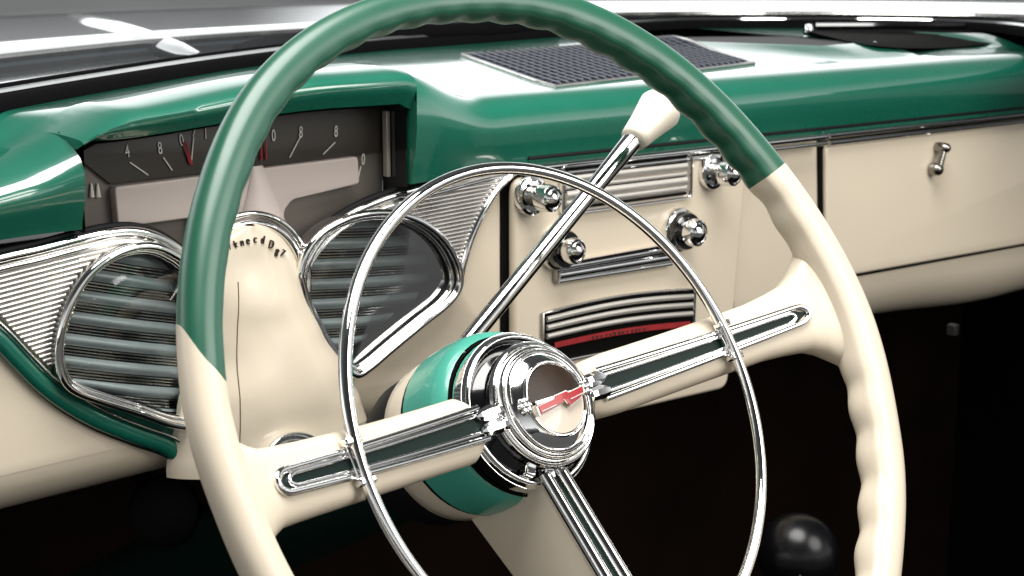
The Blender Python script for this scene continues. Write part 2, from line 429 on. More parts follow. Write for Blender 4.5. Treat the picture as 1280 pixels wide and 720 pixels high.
mb = MB(); mb.lathe([(.0222, -.243), (.019, -.240), (.0001, -.239)], RM, 32); o = mb.build('cap', 'gloss_black', None, 40); o.parent = rg_

# ================================================================== GEAR LEVER on the column
lev = empty('shift_lever', mtx=WM)
tag(lev, 'chrome column shift lever with flared ivory knob rising behind the horn ring', 'shift lever')
NW = Vector((0, -math.cos(A), math.sin(A)))
def on_wheel(px, py, off):
    d = ray(px, py); return WM.inverted() @ (CAM+d*((off-CAM.dot(NW))/d.dot(NW)))
L0 = on_wheel(588, 424, -.112); L1 = on_wheel(792, 174, -.060); L2 = on_wheel(802, 164, -.058); L3 = on_wheel(826, 135, -.055)
base = L0-(L1-L0)*.14
mb = MB(); d = (L1-L0)
mb.tube([base, L0, L0+d*.3, L0+d*.72, L0+d*.80, L0+d*.9, L0+d*.985, L1], [.0048, .0050, .0050, .0048, .0052, .0056, .0060, .0052], 18)
mb.build('rod', 'chrome', lev)
u = (L3-L1).normalized(); ln = (L3-L1).length
mb = MB()
mb.tube([L1+u*ln*k for k in (-.03, 0, .12, .35, .62, .82, .95, 1.03, 1.08, 1.10)], [.0060, .0080, .0086, .0096, .0111, .0124, .0131, .0124, .0092, .0035], 28)
mb.build('knob', 'knob', lev, 60)

# ================================================================== DASHBOARD
dash = empty('dashboard', (0.2, .25, -.1))
dash_inv = Matrix.Translation((-.2, -.25, .1))
def D(o):
    o.parent = dash; o.matrix_parent_inverse = dash_inv; return o
tag(dash, 'green topped dashboard with cream fascia, chrome trim, speaker mesh and glove box door', 'dashboard')

# --- green cowl: one lofted sheet with a hooded opening for the gauges
REAR = [onz(px, py, .1125) for px, py in ((-160, 172), (0, 140), (150, 112), (290, 88), (440, 68), (600, 55), (700, 47), (853, 37), (1000, 36), (1100, 36), (1210, 39), (1280, 46), (1400, 72))]
rear_y = sorted([(p.x, p.y) for p in REAR])
def trim_z(x): return lerp([(-.4, .056), (-.1, .060), (.18, .062), (.82, .050), (1.3, .044)], x)
XL, XR = -.1275, .0865
def cowl_profile(x, opening):
    # H: 0 away from the gauge hood, 1 on it
    H = slerp([(-.154, 0), (-.098, 1), (.076, 1), (.160, 0)], x)
    fall = lerp([(-.34, -.034), (-.20, -.020), (-.15, -.010), (-.10, 0), (.2, 0), (.82, -.005), (1.3, -.008)], x)
    zt = .107+.024*H+fall-slerp([(-.12, .012), (.03, 0)], x)*H; yf = .241-.010*H
    z0 = trim_z(x)
    if opening:
        z0 = slerp([(XL, .101), (XL+.008, .1045), (.02, .1110), (XR-.008, .1100), (XR, .106)], x)
    out = [(yf+.075, z0+.0005), (yf+.012, z0-.0008), (yf+.004, z0)]
    h = zt-z0
    # rounded front
    lf = lerp([(-.24, 1), (-.15, .6), (-.09, 0)], x)          # the left end rolls over more gently
    for t, k, kl in ((.10, .0, .0), (.3, -.0028, -.004), (.5, -.0045, -.0065), (.66, -.0045, -.006), (.78, -.0022, .0), (.87, .0018, .010), (.94, .0070, .022), (.985, .0150, .034), (1.0, .026, .044), (1.004, .05, .05)):
        out.append((yf+.003+k+(kl-k)*lf, z0+h*t))
    yr = lerp(rear_y, x)
    if yr < yf+.10: yr = yf+.10
    zr = .1135
    y5 = yf+.053
    for t in (.12, .3, .55, .8, 1):
        hood = (zt+.005*0-zr)
        out.append((y5+(yr-y5)*t, zr+hood*(1-t)**(1.3+.9*H)))
    return out
mb = MB(); xs = []
x = -.34
while x < 1.25:
    xs.append(x); x += .006 if -.19 < x < .17 else .02
segs = [[x for x in xs if x < XL-.0001]+[XL], [XL]+[x for x in xs if XL+.0001 < x < XR-.0001]+[XR], [XR]+[x for x in xs if x > XR+.0001]]
rows = []
for si, sg in enumerate(segs):
    for x in sg: rows.append([Vector((x, y, z)) for y, z in cowl_profile(x, si == 1)])
mb.grid(rows)
D(mb.build('cowl', 'cowl_green', None, 50))

# --- speaker mesh let into the cowl top
def cowl_z(x, y):
    p = cowl_profile(x, False)[-7:]
    return lerp([(a, b) for a, b in p], y)
def on_top(px, py, lift=.0):
    d = ray(px, py); t = .6
    while t < 3:
        q = CAM+d*t
        if q.y > .25 and q.z <= cowl_z(q.x, q.y): break
        t += .0015
    return Vector((q.x, q.y, cowl_z(q.x, q.y)+lift))
gA, gB, gC, gD = on_top(577, 70), on_top(840, 47), on_top(943, 80), on_top(694, 110)
gr = empty('speaker_grille', gD); gi = Matrix.Translation(-gD)
def bil(u, v): return (gD*(1-u)+gC*u)*(1-v)+(gA*(1-u)+gB*u)*v
mb = MB(); rows = []
for i in range(11):
    row = []
    for j in range(11):
        p = bil(i/10, j/10); row.append((p.x, p.y, cowl_z(p.x, p.y)+.0012))
    rows.append(row)
mb.grid(rows); g0 = D(mb.build('speaker_grille', 'grille', None))
bpy.data.objects.remove(gr)
mb = MB()
for k in range(1, 30):
    u0 = k/30; pts = []
    for j in range(9):
        p = bil(u0, .03+.94*j/8); pts.append((p.x, p.y, cowl_z(p.x, p.y)+.0022))
    mb.tube(pts, .0009, 6)
for k in range(1, 12):
    pts = []
    for j in range(9):
        p = bil(.02+.96*j/8, k/12); pts.append((p.x, p.y, cowl_z(p.x, p.y)+.0017))
    mb.tube(pts, .0007, 6)
o = mb.build('mesh_wire', 'grille_bar', g0)
mb = MB(); pts = []
for a, b in (((0, 0), (1, 0)), ((1, 0), (1, 1)), ((1, 1), (0, 1)), ((0, 1), (0, 0))):
    for j in range(10):
        t = j/10; p = bil(a[0]+(b[0]-a[0])*t, a[1]+(b[1]-a[1])*t); pts.append((p.x, p.y, cowl_z(p.x, p.y)+.001))
mb.tube(pts, .0013, 8, closed=True); mb.build('mesh_frame', 'dull_chrome', g0)

# --- flat dark patch for the shaded recess at the right of the cowl top
rim_px = [(1003, 38), (1040, 49), (1080, 58), (1130, 62.5), (1180, 62), (1230, 58), (1275, 53), (1320, 46), (1290, 38), (1240, 37), (1180, 37), (1110, 37), (1050, 37)]
loop = [on_top(px, py, .0016) for px, py in rim_px]
mb = MB(); loopc = catmull(loop, 5, True); cen = sum(loopc, Vector())/len(loopc)
rows = [[cen+(p-cen)*f+Vector((0, 0, dz)) for p in loopc] for f, dz in ((1, 0), (.97, .0002), (.5, .0003), (.02, .0003))]
mb.grid(rows, closed_u=True); sco = D(mb.build('demister_opening', 'gap', None))
mb = MB(); mb.tube([on_top(1020, 40, .006), on_top(1100, 41, .007), on_top(1205, 40, .006)], .004, 8); mb.build('lip', 'gloss_black', sco)
for px, py in ((1011, 42), (1206, 36)):
    mb = MB(); c = on_top(px, py, .006); mb.lathe([(.0001, .004), (.003, .003), (.0042, 0), (.0042, -.004)], Matrix.Translation(c), 14)
    mb.build('screw', 'chrome', sco)

# --- cream fascia
def arc(pts, n=6): return [tuple(p)[:2] for p in catmull([Vector((a, b, 0)) for a, b in pts], n)]
R_TRIM = [(640, 207), (600, 215), (560, 226), (520, 236), (480, 248), (445, 262), (415, 281), (392, 306), (379, 330), (374, 350)]
L_TRIM = [(-220, 382), (-120, 352), (0, 322), (45, 312), (90, 300), (130, 291), (165, 289), (195, 297), (222, 314), (240, 335), (252, 360)]
r_tr = arc([xz(*p) for p in R_TRIM]); l_tr = arc([xz(*p) for p in L_TRIM])
POD = [(374, 345), (383, 314), (404, 289), (438, 272), (475, 266), (510, 271), (540, 287), (561, 310), (573, 337), (573, 359), (558, 380), (528, 404), (488, 437), (462, 459), (444, 468), (424, 452), (402, 418), (384, 380)]
pod_r = arc([xz(*p, .241) for p in POD]+[xz(*POD[0], .241)], 5)[:-1]
AX = -.0072
pod_l = [(2*AX-x, z) for x, z in pod_r][::-1]
pod_l = arc([xz(*p, .241) for p in ((224, 322), (200, 310), (174, 308), (144, 317), (114, 339), (93, 368), (79, 402), (73, 440), (78, 470), (93, 488), (130, 502), (175, 516), (222, 532), (252, 528), (262, 480), (258, 400), (246, 345), (224, 322))], 5)[:-1]
pod_l_old = [(x if x < -.058 else -.058+(x+.058)*.35, z) for x, z in pod_l]     # runs in under the column shroud
ZB = -.064
def shrink(ol, k):
    cx_ = sum(p[0] for p in ol)/len(ol); cz_ = sum(p[1] for p in ol)/len(ol)
    return [(cx_+(x-cx_)*k, cz_+(z-cz_)*k) for x, z in ol]
outline = [(-.45, ZB), (.176, ZB), (.176, .062)]+r_tr[1:]+[(.012, -.01), (-.02, -.01)]+l_tr[::-1]+[(-.45, l_tr[0][1])]
D(plate('fascia', [outline, shrink(pod_r, .97), shrink(pod_l, .97)],   .250, .254, 'cream', None, .0002))['label'] = 'cream fascia around the round vents'
# rolled lower edge and right-hand fascia
def zbot(x): return slerp([(-.3, -.094), (.02, -.094), (.22, -.108), (.36, -.112), (.6, -.118), (.85, -.135), (1.3, -.150)], x)
mb = MB(); rows = []; k = 0
for i in range(90):
    x = -.45+1.75*i/89
    zb = zbot(x); zs = ZB if x < .176 else trim_z(x)-.004
    r_ = (ZB-zb) if x < .3 else .05
    yq = .2502 if x < .176 else .2512
    row = [(x, yq, zs), (x, yq, zs*.5+(zb+r_)*.5), (x, yq, zb+r_)]
    for j in range(1, 9):
        a = j/8*PI/2; row.append((x, yq+.045*(1-math.cos(a)), zb+r_*(1-math.sin(a))))
    row.append((x, .36, zb+.004))
    rows.append(row)
mb.grid(rows); D(mb.build('fascia', 'cream', None, 50))['label'] = 'long cream fascia with rolled lower edge'

# centre panel with its dark gap
cpan = rpoly([(.1765, .0545), (.411, .0500), (.396, -.127), (.1765, -.118)], .010)
D(plate('panel_gap', [[(.171, .058), (.4095, .054), (.4105, -.105), (.171, -.105)]], .2488, .2505, 'gap', None, .0002))
D(plate('centre_panel', [cpan], .2405, .2490, 'cream', None, .0030, res=4))
# glove box door
gd = rpoly([(.5125, .0480), (1.20, .0400), (1.20, -.087), (.5225, -.0625)], .010)
D(plate('door_gap', [[(.5085, .0500), (1.25, .0395), (1.25, -.0915), (.5185, -.0655)]], .2492, .2508, 'gap', None, .0002))
gdo = D(plate('glove_box_door', [gd], .2445, .2496, 'cream', None, .0022, res=4))
mb = MB()
q1 = on(1172, 184, .243); q2 = on(1165, 211, .243)
def pushknob(mb, c, r, h): mb.lathe([(r, 0), (r, h*.5), (r*.8, h*.85), (r*.4, h), (.00005, h*1.02)], FACE(c.x, c.y, c.z), 20)
pushknob(mb, q1, .0046, .012); pushknob(mb, q2, .0056, .010)
mb.tube([q1+Vector((0, -.006, 0)), q2+Vector((0, -.006, 0))], .0034, 10)
lk = mb.build('lock', 'dark_chrome', None); lk.parent = gdo; 

# chrome mouldings along the top of the fascia
def moulding(path, name='chrome_trim', rads=((0, .0022), (-.0048, .0014)), y=.2465, label=None):
    mb = MB()
    for dz, rad in rads:
        mb.tube([(x, y, z+dz) for x, z in path], rad, 10, up=(0, 1, 0))
    o = D(mb.build(name, 'chrome', None, 60))
    if label: o['label'] = label
    return o
moulding([(x, trim_z(x)-.0015) for x in [.182+.05*i for i in range(7)]+[.505]], label='chrome moulding above the centre panel', y=.239, rads=((0, .0024), (-.0052, .0016)))
moulding([(x, trim_z(x)-.0045) for x in [.513+.05*i for i in range(15)]], label='chrome moulding above the glove box', y=.2425, rads=((0.003, .0020), (-.0030, .0022)))
mb = MB(); mb.tube([(x, .2435, trim_z(x)+.0045) for x in [.19+.04*i for i in range(27)]], .0012, 8); D(mb.build('shadow_line', 'black', None))
moulding(r_tr, rads=((0.0005, .0024), (-.0048, .0014)), label='chrome arch over the right vent')
moulding(l_tr, rads=((0.0005, .0024), (-.0048, .0014)), label='chrome arch over the left vent')
# black seam behind the arches
for path in (r_tr, l_tr):
    mb = MB(); mb.tube([(x, .2500, z+.0030) for x, z in path], .0020, 8); D(mb.build('seam', 'black', None))
# wedge moulding at the right of the fluting
wedge = arc([xz(*p, .247) for p in ((640, 216), (622, 234), (604, 262), (588, 297), (578, 330), (574, 352))])
moulding(wedge, rads=((0, .0024),), y=.2462, label='chrome edge of the right fluted wedge')

# --- column shroud swelling out of the fascia
def shroud_w(z): return slerp([(-.100, .072), (-.085, .070), (-.066, .066), (-.048, .058), (-.02, .0445), (.012, .0365)], z) if z < .012 else max(.0008, .0365*math.sqrt(max(0, 1-((z-.012)/.0375)**2)))
def shroud_c(z): return slerp([(-.10, -.010), (-.04, -.014), (.02, -.0235), (.05, -.025)], z)
def shroud_d(z): return slerp([(-.100, .034), (-.06, .030), (0, .019), (.036, .013), (.05, .011)], z)
def shroud_y(t, z):
    x = shroud_c(z)+shroud_w(z)*t
    fold = lerp([(-.11, .020), (-.065, .021), (-.02, .0), (.01, -.012)], z)              # soft pressed fold down the right side
    k = .0026*max(0, 1-abs(x-fold)/.026)*max(0, min(1, (.012-z)/.03))*(1-abs(t)**4)
    return .2495-shroud_d(z)*(1-abs(t)**2.6)**.75-k
zs = [-.087+.005*i for i in range(26)]+[.040, .0425, .045, .0468, .048, .0488, .0493]
mb = MB(); rows = []
for z in zs:
    row = []
    for k in range(29):
        t = math.sin((k/28-.5)*PI)
        row.append((shroud_c(z)+shroud_w(z)*t, shroud_y(t, z), z))
    rows.append(row)
mb.grid(rows); rr = rows[0]
rows2 = [rr, [(x*.8, y+.01, z-.006) for x, y, z in rr], [(x*.7, .30, z-.006) for x, y, z in rr]]
mb.grid(rows2)
shr = D(mb.build('column_shroud', 'cream', None, 60))
for k_, rad in ((1.0, .0022), (1.14, .0020)):
    mb = MB(); pts = []
    for i in range(33):
        a = PI*(-.06+1.02*i/32)
        pts.append((-.0245+.0365*k_*math.cos(a), .2465 if k_ > 1 else .2455, .0125+.0372*k_*math.sin(a)))
    mb.tube(pts, rad, 10, up=(0, 1, 0)); o = mb.build('chrome_arch', 'chrome', None, 60); o.parent = shr
    o.matrix_parent_inverse = Matrix.Identity(4)
mb = MB(); pts = []
for i in range(14):
    z = .020-.008*i; xx = -.0385-.012*i/13; t = (xx-shroud_c(z))/shroud_w(z)
    pts.append((xx, shroud_y(t, z)-.0001, z))
mb.tube(pts, .00032, 6); o = mb.build('seam', 'seam_brown', None); o.parent = shr
# gear letters in an arc
for i, (ch, px, py) in enumerate((('7', 287, 311), ('k', 294.5, 306), ('n', 302.5, 303), ('e', 310, 301), ('c', 319, 299), ('d', 328.5, 300), ('D', 339, 306), ('8', 345.5, 316.5), ('7', 353, 317))):
    for y in (.24,):
        p = on(px, py, .2375)
    t = (p.x-shroud_c(p.z))/shroud_w(p.z); yy = shroud_y(max(-.97, min(.97, t)), p.z)
    p = on(px, py, yy-.0006)
    roll = -(i-4)*.13-.15
    o = text('gear_letter', ch, FACE(p.x, p.y, p.z, roll) @ Matrix.Shear('XY', 4, (.25, 0)), .0066, 'ink', None, .0005, .70); o.parent = shr

# --- green bead under the left vent
gb = [xz(*p, .243) for p in ((-60, 370), (0, 421), (30, 452), (60, 482), (92, 506), (130, 527), (175, 545), (212, 558), (232, 572))]
gb = arc(gb)
mb = MB(); mb.tube([(x, .2478, z) for x, z in gb], .0036, 14, up=(0, 1, 0), squash=1.5); D(mb.build('green_bead', 'green', None, 60))
mb = MB(); mb.tube([(x+.0032, .2440, z+.0040) for x, z in gb], .0010, 8); D(mb.build('chrome_trim', 'chrome', None, 60))['label'] = 'fine chrome line along the green bead'
mb = MB(); mb.tube([(x, .2490, z-.0055) for x, z in gb], .0018, 8); D(mb.build('seam', 'black', None))
D(plate('green_valance', [[xz(*p, .2485) for p in ((58, 458), (70, 474), (84, 486), (120, 503), (170, 521), (236, 543), (240, 572), (212, 556), (175, 543), (130, 525), (92, 504), (56, 478))]], .2470, .2499, 'green', None, .0006))

# ================================================================== ROUND VENTS
def vent(ol, name, label, flut, mirrored):
    c = Vector((sum(p[0] for p in ol)/len(ol), .25, sum(p[1] for p in ol)/len(ol)))
    v = empty(name, c); inv = Matrix.Translation(-c)
    tag(v, label, 'air vent', 'round louvred vents in the fascia')
    def P(o): o.parent = v; o.matrix_parent_inverse = inv; return o
    DP = .2635 if mirrored else .2718
    # bezel: two chrome beads with a black gutter, then a dark inner wall
    mb = MB(); mb.tube([(x, .2405, z) for x, z in ol], .0025, 12, closed=True, up=(0, 1, 0))
    sh = shrink(ol, .935)
    mb.tube([(x, .2440, z) for x, z in sh], .0018, 10, closed=True, up=(0, 1, 0))
    P(mb.build('bezel', 'chrome', None, 60))
    sh2 = shrink(ol, .90)
    rows = [[(x, .2395, z) for x, z in shrink(ol, .995)], [(x, .2450, z) for x, z in sh], [(x, .2475, z) for x, z in sh2], [(x, DP+.0005, z) for x, z in shrink(ol, .875 if not mirrored else .90)]]
    mb = MB(); mb.grid(rows, closed_u=True); P(mb.build('inner_wall', 'black', None, 30))
    rows = [[(x, .2405, z) for x, z in shrink(ol, 1.02)], [(x, .2502, z) for x, z in shrink(ol, 1.035)]]
    mb = MB(); mb.grid(rows, closed_u=True); P(mb.build('bezel_skirt', 'dull_chrome', None))
    sh3 = shrink(ol, .90)
    mb = MB(); mb.cap([(x, DP, z) for x, z in sh3]); P(mb.build('back_plate', 'gap', None, 0))
    # louvres: broad convex blades, each with fine ribs below it, clipped to the bezel outline
    tilt = .28 if mirrored else .10
    sk = [(x, z+tilt*(x-c.x)) for x, z in sh2]
    zs_ = [p[1] for p in sk]; z0, z1 = min(zs_), max(zs_)
    def span(z):
        X = []; n = len(sk)
        for i in range(n):
            (xa, za), (xb, zb) = sk[i], sk[(i+1) % n]
            if (za-z)*(zb-z) < 0: X.append(xa+(xb-xa)*(z-za)/(zb-za))
        return (min(X), max(X)) if len(X) >= 2 else None
    pitch = .0122; z = z1-.001
    while z > z0+.0005:
        mb = MB(); rows = []
        for t in (0, .2, .45, .7, 1):
            zz = z-t*.0066
            s_ = span(zz)
            if not s_: break
            row = []
            for j in range(13):
                x = s_[0]+.001+(s_[1]-s_[0]-.002)*j/12
                row.append((x, DP-.0062-.0035*math.sin(PI*(.12+.76*t))-.004*math.sin(PI*j/12), zz-tilt*(x-c.x)))
            rows.append(row)
        if len(rows) > 1: P(mb.grid(rows).build('louvre', 'louvre', None, 60))
        mb = MB(); any_ = False
        for q in range(3):
            zz = z-.0076-q*.0017
            s_ = span(zz)
            if s_ and s_[1]-s_[0] > .008:
                pts = [(s_[0]+.001+(s_[1]-s_[0]-.002)*j/12, DP-.0077-.004*math.sin(PI*j/12), zz-tilt*(s_[0]+.001+(s_[1]-s_[0]-.002)*j/12-c.x)) for j in range(13)]
                mb.tube(pts, .00055, 6); any_ = True
        if any_: P(mb.build('louvre_rib', 'dull_chrome', None))
        z -= pitch
    # lens
    mb = MB(); rows = []
    cx_, cz_ = c.x, c.z
    for f in (1, .85, .6, .3, .02):
        rows.append([(cx_+(x-cx_)*f, .2470-.0020*(1-f*f), cz_+(z-cz_)*f) for x, z in shrink(ol, .90)])
    mb.grid(rows, closed_u=True); P(mb.build('lens', 'glass', None, 60))
    # fluted surround
    pol, slope, ylev, nfl = flut; nfl = int(nfl*1.25)
    def pin(x, z):
        ins = False; n = len(pol); j = n-1
        for i in range(n):
            if (pol[i][1] > z) != (pol[j][1] > z) and x < (pol[j][0]-pol[i][0])*(z-pol[i][1])/(pol[j][1]-pol[i][1])+pol[i][0]: ins = not ins
            j = i
        return ins
    mb = MB()
    xsn = [p[0] for p in pol]; zsn = [p[1] for p in pol]; xa, xb = min(xsn), max(xsn)
    dz = (max(zsn)-min(zsn)+abs(slope)*(xb-xa))/nfl
    zq = min(zsn)-abs(slope)*(xb-xa)
    while zq < max(zsn)+abs(slope)*(xb-xa):
        run = []
        for i in range(161):
            x = xa+(xb-xa)*i/160; zz = zq+slope*(x-c.x)
            inside = pin(x, zz)
            if inside: run.append((x, ylev, zz))
            if (not inside or i == 160) and run:
                if len(run) > 2: mb.tube([run[0], run[len(run)//2], run[-1]], dz*.46, 8, up=(0, 1, 0))
                run = []
        zq += dz
    P(mb.build('fluted_surround', 'flute', None, 60))
    P(plate('surround_plate', [pol], ylev-.0002, .2499, 'dull_chrome', None, .0002))
    return v
def clean(pol): return [tuple(p) for p in pol]
# right wedge: between the arch, the bezel and the wedge moulding
fr = [xz(*p, .247) for p in ((640, 213), (604, 218), (560, 231), (515, 242), (480, 252), (452, 264), (475, 264), (512, 268), (545, 286), (566, 312), (575, 345), (579, 322), (590, 290), (606, 258), (624, 232))]
fl = [xz(*p, .247) for p in ((-130, 372), (-60, 350), (0, 333), (40, 322), (90, 307), (130, 299), (165, 296), (195, 303), (170, 306), (135, 318), (108, 342), (86, 375), (74, 410), (70, 450), (62, 458), (30, 428), (0, 398), (-60, 350), )]
fl = [xz(*p, .247) for p in ((-150, 372), (-60, 346), (0, 331), (40, 320), (90, 306), (130, 298), (165, 295), (203, 303), (177, 309), (147, 319), (118, 342), (98, 373), (85, 408), (78, 450), (60, 458), (30, 428), (0, 396), (-60, 375))]
vent(pod_r, 'air_vent', 'round glazed louvre vent right of the steering column, behind the horn ring', (fr, .03, .2475, 22), False)
vent(pod_l, 'air_vent', 'round glazed louvre vent left of the steering column with wide fluted chrome', (fl, .10, .2475, 24), True)

# ================================================================== INSTRUMENT CLUSTER
clu = empty('instrument_cluster', (-.01, .30, .05)); ci = Matrix.Translation((.01, -.30, -.05))
tag(clu, 'recessed grey gauge cluster under the green hood with pale panel and red needles', 'gauge cluster')
def K(o): o.parent = clu; o.matrix_parent_inverse = ci; return o
YC = .258
def f(px, py, y=YC): return xz(px, py, y)
K(plate('face', [[(.088, .113), (-.04, .112), (-.10, .1055), (-.128, .0985)]+[(x, z-.003) for x, z in l_tr if -.128 < x]+[(-.025, -.004), (.010, -.004)]+[(x, z-.003) for x, z in r_tr[::-1] if x < .088]], YC+.004, YC+.006, 'face', None, .0004))
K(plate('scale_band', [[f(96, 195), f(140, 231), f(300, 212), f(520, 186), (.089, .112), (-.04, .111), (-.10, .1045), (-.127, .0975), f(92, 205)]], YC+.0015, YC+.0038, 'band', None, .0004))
pn = rpoly([f(140, 233), f(444, 195), f(446, 229), f(362, 249), f(352, 262), f(352, 330), f(240, 330), f(240, 271), f(145, 284)], .0025)
K(plate('pale_panel', [pn], YC-.003, YC+.0040, 'panel', None, .0010, res=3))
# swell of the panel toward the column
mb = MB(); rows = []
for i in range(13):
    z0_ = f(325, 206)[1]; z1_ = f(325, 330)[1]; z = z0_+(z1_-z0_)*i/12
    w = .0035+.022*(i/12)**1.1; xc = f(318+10*(i/12), 206+124*i/12)[0]
    rows.append([(xc+w*math.sin((k/12-.5)*PI), YC-.0032-.010*(i/12)**.8*math.cos((k/12-.5)*PI)**1.2, z) for k in range(13)])
mb.grid(rows); K(mb.build('panel_swell', 'panel', None, 60))
# side wall of the recess, seen at the right
mb = MB(); mb.grid([[(XR-.0012, .2385, .050), (XR-.0012, .2385, .108)], [(XR-.0012, .262, .050), (XR-.0012, .262, .112)]]); K(mb.build('side_wall', 'gloss_black', None))
mb = MB(); mb.grid([[(XL+.0008, .2385, .058), (XL+.0008, .2385, .103)], [(XL+.0008, .262, .058), (XL+.0008, .262, .108)]]); K(mb.build('side_wall', 'black', None))
mb = MB(); mb.box((XR-.0030, .2555, .084), (.0014, .0022, .020)); K(mb.build('side_strip', 'taupe', None, 30, bevel=.0006))
mb = MB(); mb.grid([[(x, yy, slerp([(XL, .101), (XL+.008, .1045), (.02, .1110), (XR-.008, .1100), (XR, .106)], x)-.0014) for x in [XL+(XR-XL)*i/24 for i in range(25)]] for yy in (.2375, .262)]); K(mb.build('top_wall', 'black', None))
# digits, graduation lines, needles
for ch, px, py, rl in (('4', 160, 190, .12), ('8', 201, 186, .1), ('0', 228, 176, .15), ('7', 243.5, 165, -.1), ('1', 258, 167, 0), ('0', 343, 170, 0), ('8', 377, 166, -.05), ('8', 421, 165, -.05), ('0', 455, 200, -.05), ('H', 331, 165, 0)):
    p = on(px, py, YC); K(text('numeral', ch, FACE(p.x, YC+.0008, p.z, rl), .0096, 'white', None, .0002, .56))
for (a, b, c_, d_) in ((163, 203, 186, 219), (205, 197, 216, 213), (243, 172, 240, 203), (376, 172, 363, 197), (420, 178, 405, 193), (452, 208, 448, 226)):
    p, q = on(a, b, YC), on(c_, d_, YC); mb = MB(); mb.tube([(p.x, YC+.0008, p.z), (q.x, YC+.0008, q.z)], .00042, 6); K(mb.build('graduation', 'white', None))
for (a, b, c_, d_) in ((229, 178, 238, 205), (233, 176, 240, 206), (326, 170, 327, 200), (332, 172, 333, 199)):
    p, q = on(a, b, YC), on(c_, d_, YC); mb = MB(); mb.tube([(p.x, YC+.0002, p.z), (q.x, YC+.0002, q.z)], [.0004, .0007], 6); K(mb.build('needle', 'red', None))
for px in (118, 126):
    p = on(px, 240, YC); mb = MB(); mb.lathe([(.0015, -.003), (.0007, .003), (.0002, .0045)], Matrix.Translation((p.x, YC+.003, p.z)), 8)
    K(mb.build('pointer_peg', 'white', None))

# ================================================================== RADIO
rad = empty('car_radio', (.29, .2405, .02)); ri = Matrix.Translation((-.29, -.2405, -.02))
tag(rad, 'chrome car radio with ribbed dial and four knobs in the cream centre panel', 'radio')
def Rr(o): o.parent = rad; o.matrix_parent_inverse = ri; return o
YR = .2405
dial = [xz(698, 206, YR), xz(862, 189, YR), xz(861, 246, YR), xz(698, 268, YR)]
Rr(plate('dial_frame', [rpoly(dial, .003), rpoly(shrink(dial, .955), .003)], .2365, .2404, 'chrome', None, .0010))
Rr(plate('dial_back', [shrink(dial, .96)], .2392, .2404, 'taupe', None, .0003))
zt_, zb_ = dial[0][1]*.5+dial[1][1]*.5, dial[2][1]*.5+dial[3][1]*.5
mb = MB()
for k, (fz, hh) in enumerate(((.16, .0011), (.30, .0026), (.47, .0014), (.62, .0030), (.78, .0020))):
    pts = []
    for xx in (.04, .96):
        xa = dial[0][0]+(dial[1][0]-dial[0][0])*xx
        ztop_ = dial[0][1]+(dial[1][1]-dial[0][1])*xx; zbot_ = dial[3][1]+(dial[2][1]-dial[3][1])*xx
        pts.append((xa, .2385, ztop_+(zbot_-ztop_)*fz))
    mb.tube(pts, hh, 12, up=(0, 0, 1), squash=.6)
Rr(mb.build('dial_rib', 'satin', None))
mb = MB()
for fz in (.09, .235, .55, .90):
    pts = []
    for xx in (.04, .96):
        xa = dial[0][0]+(dial[1][0]-dial[0][0])*xx
        ztop_ = dial[0][1]+(dial[1][1]-dial[0][1])*xx; zbot_ = dial[3][1]+(dial[2][1]-dial[3][1])*xx
        pts.append((xa, .2388, ztop_+(zbot_-ztop_)*fz))
    mb.tube(pts, .0011, 8)
Rr(mb.build('dial_slot', 'gap', None))
bar = [xz(690, 329, YR), xz(838, 302, YR), xz(838, 330, YR), xz(690, 353, YR)]
Rr(plate('push_bar', [rpoly(bar, .003)], .2370, .2404, 'taupe', None, .0012))
mb = MB(); mb2 = MB()
for fz, rr_, tgt in ((.10, .0010, mb2), (.25, .0018, mb), (.40, .0010, mb2), (.62, .0030, mb), (.93, .0014, mb)):
    pts = [(bar[0][0]+(bar[1][0]-bar[0][0])*xx, .2366, (bar[0][1]+(bar[1][1]-bar[0][1])*xx)*(1-fz)+(bar[3][1]+(bar[2][1]-bar[3][1])*xx)*fz) for xx in (.02, .98)]
    tgt.tube(pts, rr_, 10, up=(0, 0, 1), squash=.7)
Rr(mb.build('bar_rib', 'chrome', None)); Rr(mb2.build('bar_slot', 'gap', None))
KN = empty('t0')
bpy.data.objects.remove(KN)
for (bx, by, r0, r1, ln_, dark) in ((661, 244, .0132, .0090, .024, False), (888, 214, .0132, .0090, .024, False), (694, 309, .0150, .0088, .022, True), (846, 287, .0160, .0100, .022, True)):
    p = on(bx, by, YR); mtx = FACE(p.x, YR, p.z)
    mb = MB(); mb.lathe([(r0, 0), (r0*1.02, .002), (r0*.96, .0042), (r0*.80, .005), (r0*.74, .004), (r0*.5, .0045)], mtx, 32)
    kb = Rr(mb.build('control_knob', 'chrome', None, 35))
    if dark:
        mb = MB(); mb.lathe([(r0*.86, .004), (r0*.88, .009), (r0*.80, .0115), (r0*.45, .012)], mtx, 28); o = mb.build('skirt', 'gloss_black', None, 40)
    else:
        mb = MB(); mb.lathe([(r0*.52, .004), (r0*.48, .009), (r0*.55, .013), (r0*.50, .016)], mtx, 28); o = mb.build('skirt', 'dull_chrome', None, 40)
    o.parent = kb
    mb = MB(); mb.lathe([(r1*.80, .010), (r1, .013), (r1*1.0, ln_-.004), (r1*.93, ln_-.0015), (r1*.80, ln_-.0005), (r1*.72, ln_-.0012), (r1*.55, ln_+.0006), (r1*.3, ln_+.002), (.00005, ln_+.0024)], mtx, 32)
    o = mb.build('cap', 'chrome', None, 30); o.parent = kb
for kb in [o for o in rad.children if o.name.startswith('control_knob')]:
    for ch in kb.children: ch.matrix_parent_inverse = Matrix.Identity(4)

